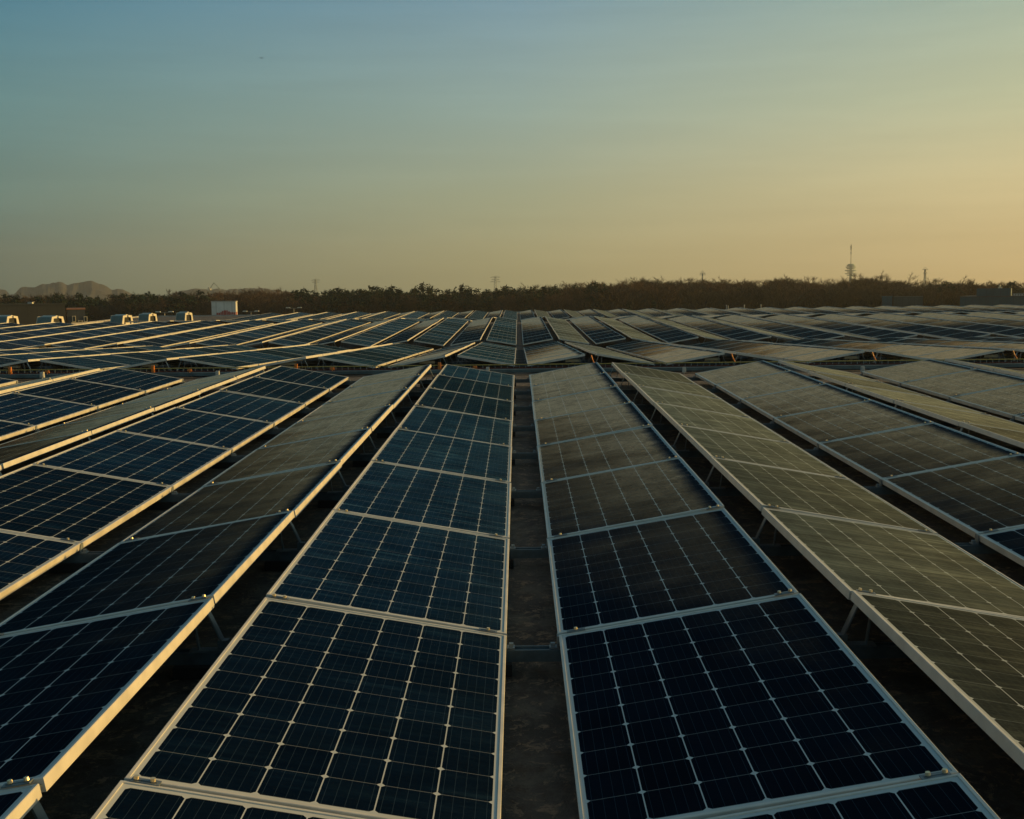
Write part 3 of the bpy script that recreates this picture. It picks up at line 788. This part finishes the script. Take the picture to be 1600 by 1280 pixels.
def bare_tree(seed, wide):
    rr = random.Random(seed); tr = MB(); tw = MB(); H = 13.
    
    def grow(p, d, ln, rad, lev):
        q = p + d * ln
        mid = (p + q) / 2 + Vector((rr.uniform(-1, 1), rr.uniform(-1, 1), 0)) * ln * .06
        if lev < 3: tr.tube([p, mid, q], [rad, rad * .85, rad * .65], 5 if lev < 2 else 3)
        else:
            s = d.cross(Vector((rr.uniform(-1, 1), rr.uniform(-1, 1), rr.uniform(-1, 1)))).normalized() * rad
            tw.add([p - s, p + s, q], [(0, 1, 2)])
        if lev >= 4: return
        nb = (6, 5, 5, 9, 0)[lev]
        for k in range(nb):
            f = rr.uniform(.35, 1.) if k else 1.
            o = p.lerp(q, f)
            a = rr.uniform(0, 2 * math.pi); sp = rr.uniform(.35, .95) * (wide if lev == 0 else 1.)
            side = Vector((math.cos(a), math.sin(a), 0))
            nd = (d * 1.0 + side * sp + Vector((0, 0, .16))).normalized()
            grow(o, nd, ln * rr.uniform(.50, .78) * (1.15 if lev == 0 else 1), (rad * .55, rad * .55, .05, .045)[min(lev, 3)] if lev < 2 else (.042 if lev == 2 else .030), lev + 1)
    for k in range(3):
        grow(Vector((0, 0, 2.2 + k * 1.1)), Vector((rr.uniform(-.2, .2), rr.uniform(-.2, .2), 1)).normalized(), 4.1 - k * .4, .2, 0)
    tr.tube([(0, 0, -.3), (.05, 0, 2.), (0, 0, 5.)], [.34, .26, .2], 8)
    zz = sorted(v[2] for v in tw.v); k = H * .93 / zz[int(len(zz) * .93)]
    sq = lambda z: z if z < H * .86 else H * .86 + (z - H * .86) * .62
    for b in (tr, tw): b.v = [(x * k, y * k, sq(z * k)) for x, y, z in b.v]
    return tr, tw
bt = []
for q, wd in enumerate((1.0, 1.35, .8, 1.15, 1.5, .9)):
    tr, tw = bare_tree(40 + q, wd)
    bt.append((tr.mesh('trunk', [trunk_m]), [tw.mesh('crown', [bm]) for bm in barks]))
def pine_tree_mesh(seed, kind):
    rr = random.Random(seed); tr = MB(); cr_ = MB(); H = 13.
    tr.tube([(0, 0, -.3), (.1, .05, 5), (0, 0, 9), (.0, 0, 12.)], [.3, .22, .15, .05], 7)
    clumps = []
    if kind == 'scots':
        for k in range(26):
            z = rr.uniform(5.5, 12.2); rad = 2.6 * math.sqrt(max(.05, 1 - ((z - 8.6) / 4.4) ** 2)); a = rr.uniform(0, 6.28); f = rr.uniform(.3, 1.)
            clumps.append((Vector((math.cos(a) * rad * f, math.sin(a) * rad * f, z)), rr.uniform(.7, 1.25)))
        clumps.append((Vector((0, 0, 12.4)), .7))
    else:
        for k in range(44):
            z = 2.5 + 10.3 * (k / 43) ; rad = 2.5 * (1 - (z - 2.5) / 10.6) + .15; a = rr.uniform(0, 6.28); f = rr.uniform(.4, 1.)
            clumps.append((Vector((math.cos(a) * rad * f, math.sin(a) * rad * f, z - .3 * f)), .45 + .35 * rad * .4))
    for c, s in clumps:
        tr.tube([(0, 0, c.z - .6), (c.x, c.y, c.z)], [.06, .03], 3)
        for k in range(46 if kind == 'scots' else 26):
            v = Vector((rr.gauss(0, 1), rr.gauss(0, 1), rr.gauss(0, .7))); v = v.normalized() * s * rr.uniform(.3, 1.)
            p = c + v; t1 = Vector((rr.gauss(0, 1), rr.gauss(0, 1), rr.gauss(0, .6))).normalized(); t2 = t1.cross(Vector((rr.gauss(0, 1), rr.gauss(0, 1), rr.gauss(0, 1)))).normalized()
            ln, wd = rr.uniform(.22, .42), rr.uniform(.06, .13)
            cr_.add([p - t1 * ln - t2 * wd * .3, p - t2 * wd, p + t1 * ln, p + t2 * wd], [(0, 1, 2, 3)])
    return tr.mesh('trunk', [trunk_m]), cr_.mesh('crown', [needle[seed % 2]])
pt = [pine_tree_mesh(k, 'scots') for k in range(4)]; sp_ = [pine_tree_mesh(k, 'spruce') for k in (10, 11)]

SKYL = [(-200, 456), (0, 458), (12, 458.5), (25, 462), (40, 460), (60, 464), (86, 458), (100, 463), (121, 458), (135, 463), (144, 462), (160, 464), (175, 459), (194, 457), (205, 460), (231, 458), (245, 459), (256, 462), (268, 455), (280, 453), (300, 456), (315, 453), (330, 456), (345, 453),
 (357, 451), (380, 452), (400, 450), (425, 452), (447, 449), (470, 454), (494, 457), (510, 455), (541, 454), (561, 454), (594, 450), (640, 456), (700, 454), (745, 454), (790, 449), (800, 451), (830, 448), (865, 446), (895, 443), (930, 441), (950, 438), (968, 442),
 (985, 437), (1000, 434.5), (1050, 435), (1075, 437), (1100, 437), (1142, 435), (1182, 437.5), (1205, 436), (1225, 432), (1245, 433), (1265, 434.5), (1280, 440), (1292, 442), (1305, 442), (1318, 435), (1332, 434), (1340, 434), (1352, 430), (1375, 432), (1400, 434), (1412, 439),
 (1420, 441), (1450, 440), (1477, 438), (1490, 440), (1512, 436), (1530, 439), (1545, 441), (1560, 440), (1585, 443), (1597, 446), (1640, 444), (1800, 440)]
def skyl(u):
    for a, b in zip(SKYL[:-1], SKYL[1:]):
        if a[0] <= u <= b[0]: return a[1] + (b[1] - a[1]) * (u - a[0]) / (b[0] - a[0])
    return 446
def zone(u):
    for lim, s in ((60, 'behind the leftmost ventilator'), (170, 'in front of the pale quarry hills'), (265, 'behind the middle ventilators'), (330, 'left of the white block'), (420, 'above and right of the white block'), (560, 'below the faint left pylon'),
                   (700, 'left of the centre lane'), (850, 'straight above the centre lane'), (1000, 'just right of the centre'), (1150, 'around the thin mast'), (1290, 'left of the radio tower'), (1380, 'at the foot of the radio tower'), (1490, 'around the slim pylon'), (3000, 'behind the teal building at far right')):
        if u < lim: return s
ROWN = ('in the front rank', 'in the second rank', 'in the third rank', 'in the fourth rank', 'in the rearmost rank')
rt = random.Random(21)
def plant(name, meshes, u, vtop, dist, wf, lab, cat, group, base=-9.6, H0=13.):
    p = at(u, vtop, dist); h = p.z - base; s = h / H0
    r = put(name, None, None, (p.x, p.y, base)); r.scale = (s * wf, s * wf, s); r.rotation_euler = (0, 0, rt.uniform(0, 6.28))
    tag(r, lab, cat, group)
    put('trunk', meshes[0], r); put('crown', meshes[1], r)
for ri, (dist, step, drop) in enumerate(((196, 47, 9.), (207, 42, 5.5), (219, 38, 2.5), (232, 36, .6), (246, 36, .3))):
    u = -130 + ri * 13
    while u < 1730:
        uu = u + rt.uniform(-12, 12)
        v = skyl(uu) + drop * rt.uniform(.6, 1.3) + rt.uniform(-2.2, 3.) - (3. if uu > 820 else 1.)
        tr, cr4 = rt.choice(bt)
        ci = rt.choice((0, 0, 1, 2, 3) if uu < 1250 else (0, 1, 1, 3, 0)); 
        if uu < 300: ci = rt.choice((1, 2, 2, 0))
        shade = ('brown', 'grey-brown', 'dark', 'reddish brown')[ci]
        lab = 'bare %s tree %s, %s' % (shade, ROWN[ri], zone(uu))
        plant('bare_tree', (tr, cr4[ci]), uu, v, dist + rt.uniform(-4, 4), rt.uniform(.95, 1.25), lab, 'tree', 'bare ' + shade + ' trees ' + ROWN[ri] + ', ' + zone(uu))
        u += step * rt.uniform(.8, 1.2)
PINES = [(8, 459), (25, 460), (57, 463), (86, 457), (96, 459), (122, 456), (138, 463), (152, 461), (176, 459), (194, 457), (208, 459), (222, 458), (231, 455), (238, 458), (256, 461), (285, 455), (312, 453), (461, 452), (475, 450), (494, 455), (507, 453), (519, 451), (527, 449), (541, 451), (553, 452), (561, 450), (570, 452), (580, 445.5), (588, 446), (605, 451),
         (614, 446), (624, 451), (636, 456), (648, 449), (660, 441.5), (670, 450), (682, 450), (700, 451), (722, 444), (730, 450), (745, 450), (762, 451), (790, 446), (778, 451), (812, 448), (832, 447), (850, 447), (866, 444), (897, 443), (921, 444), (931, 440), (1582, 438), (1477, 438)]
for k, (u, v) in enumerate(PINES):
    nm = 'tallest dark pine, peaking left of the picture centre' if u == 660 else 'dark slender conifer above the teal building at far right' if u == 1582 else 'dark green pine %s' % zone(u)
    plant('pine_tree', pt[k % 4], u, v, 193 + (k % 5) * 5, rt.uniform(.75, 1.05), nm, 'pine tree', 'pines ' + zone(u))
for u, v, s in ((982, 469, 'left'), (1022, 468, 'right')):
    plant('spruce_tree', sp_[0 if s == 'left' else 1], u, v, 172, .75, '%s of two small dark spruces standing in front of the wood' % s, 'spruce tree', 'small spruces before the wood')

# ------------------------------------------------------------------ haze
HAZE = .00030
if HAZE:
    mt = bpy.data.materials.new('haze'); mt.use_nodes = True; t = NT(mt.node_tree)
    for nd in list(t.t.nodes): t.t.nodes.remove(nd)
    o_ = t.n('ShaderNodeOutputMaterial'); v_ = t.n('ShaderNodeVolumePrincipled')
    v_.inputs['Color'].default_value = (.80, .82, .74, 1); v_.inputs['Density'].default_value = HAZE; v_.inputs['Anisotropy'].default_value = .3
    t.link(v_.outputs[0], o_.inputs['Volume'])
    mb = MB(); mb.box(-1000, 1300, -60, 1600, -10.6, 75)
    tag(mb.build('haze', mt), kind='stuff')
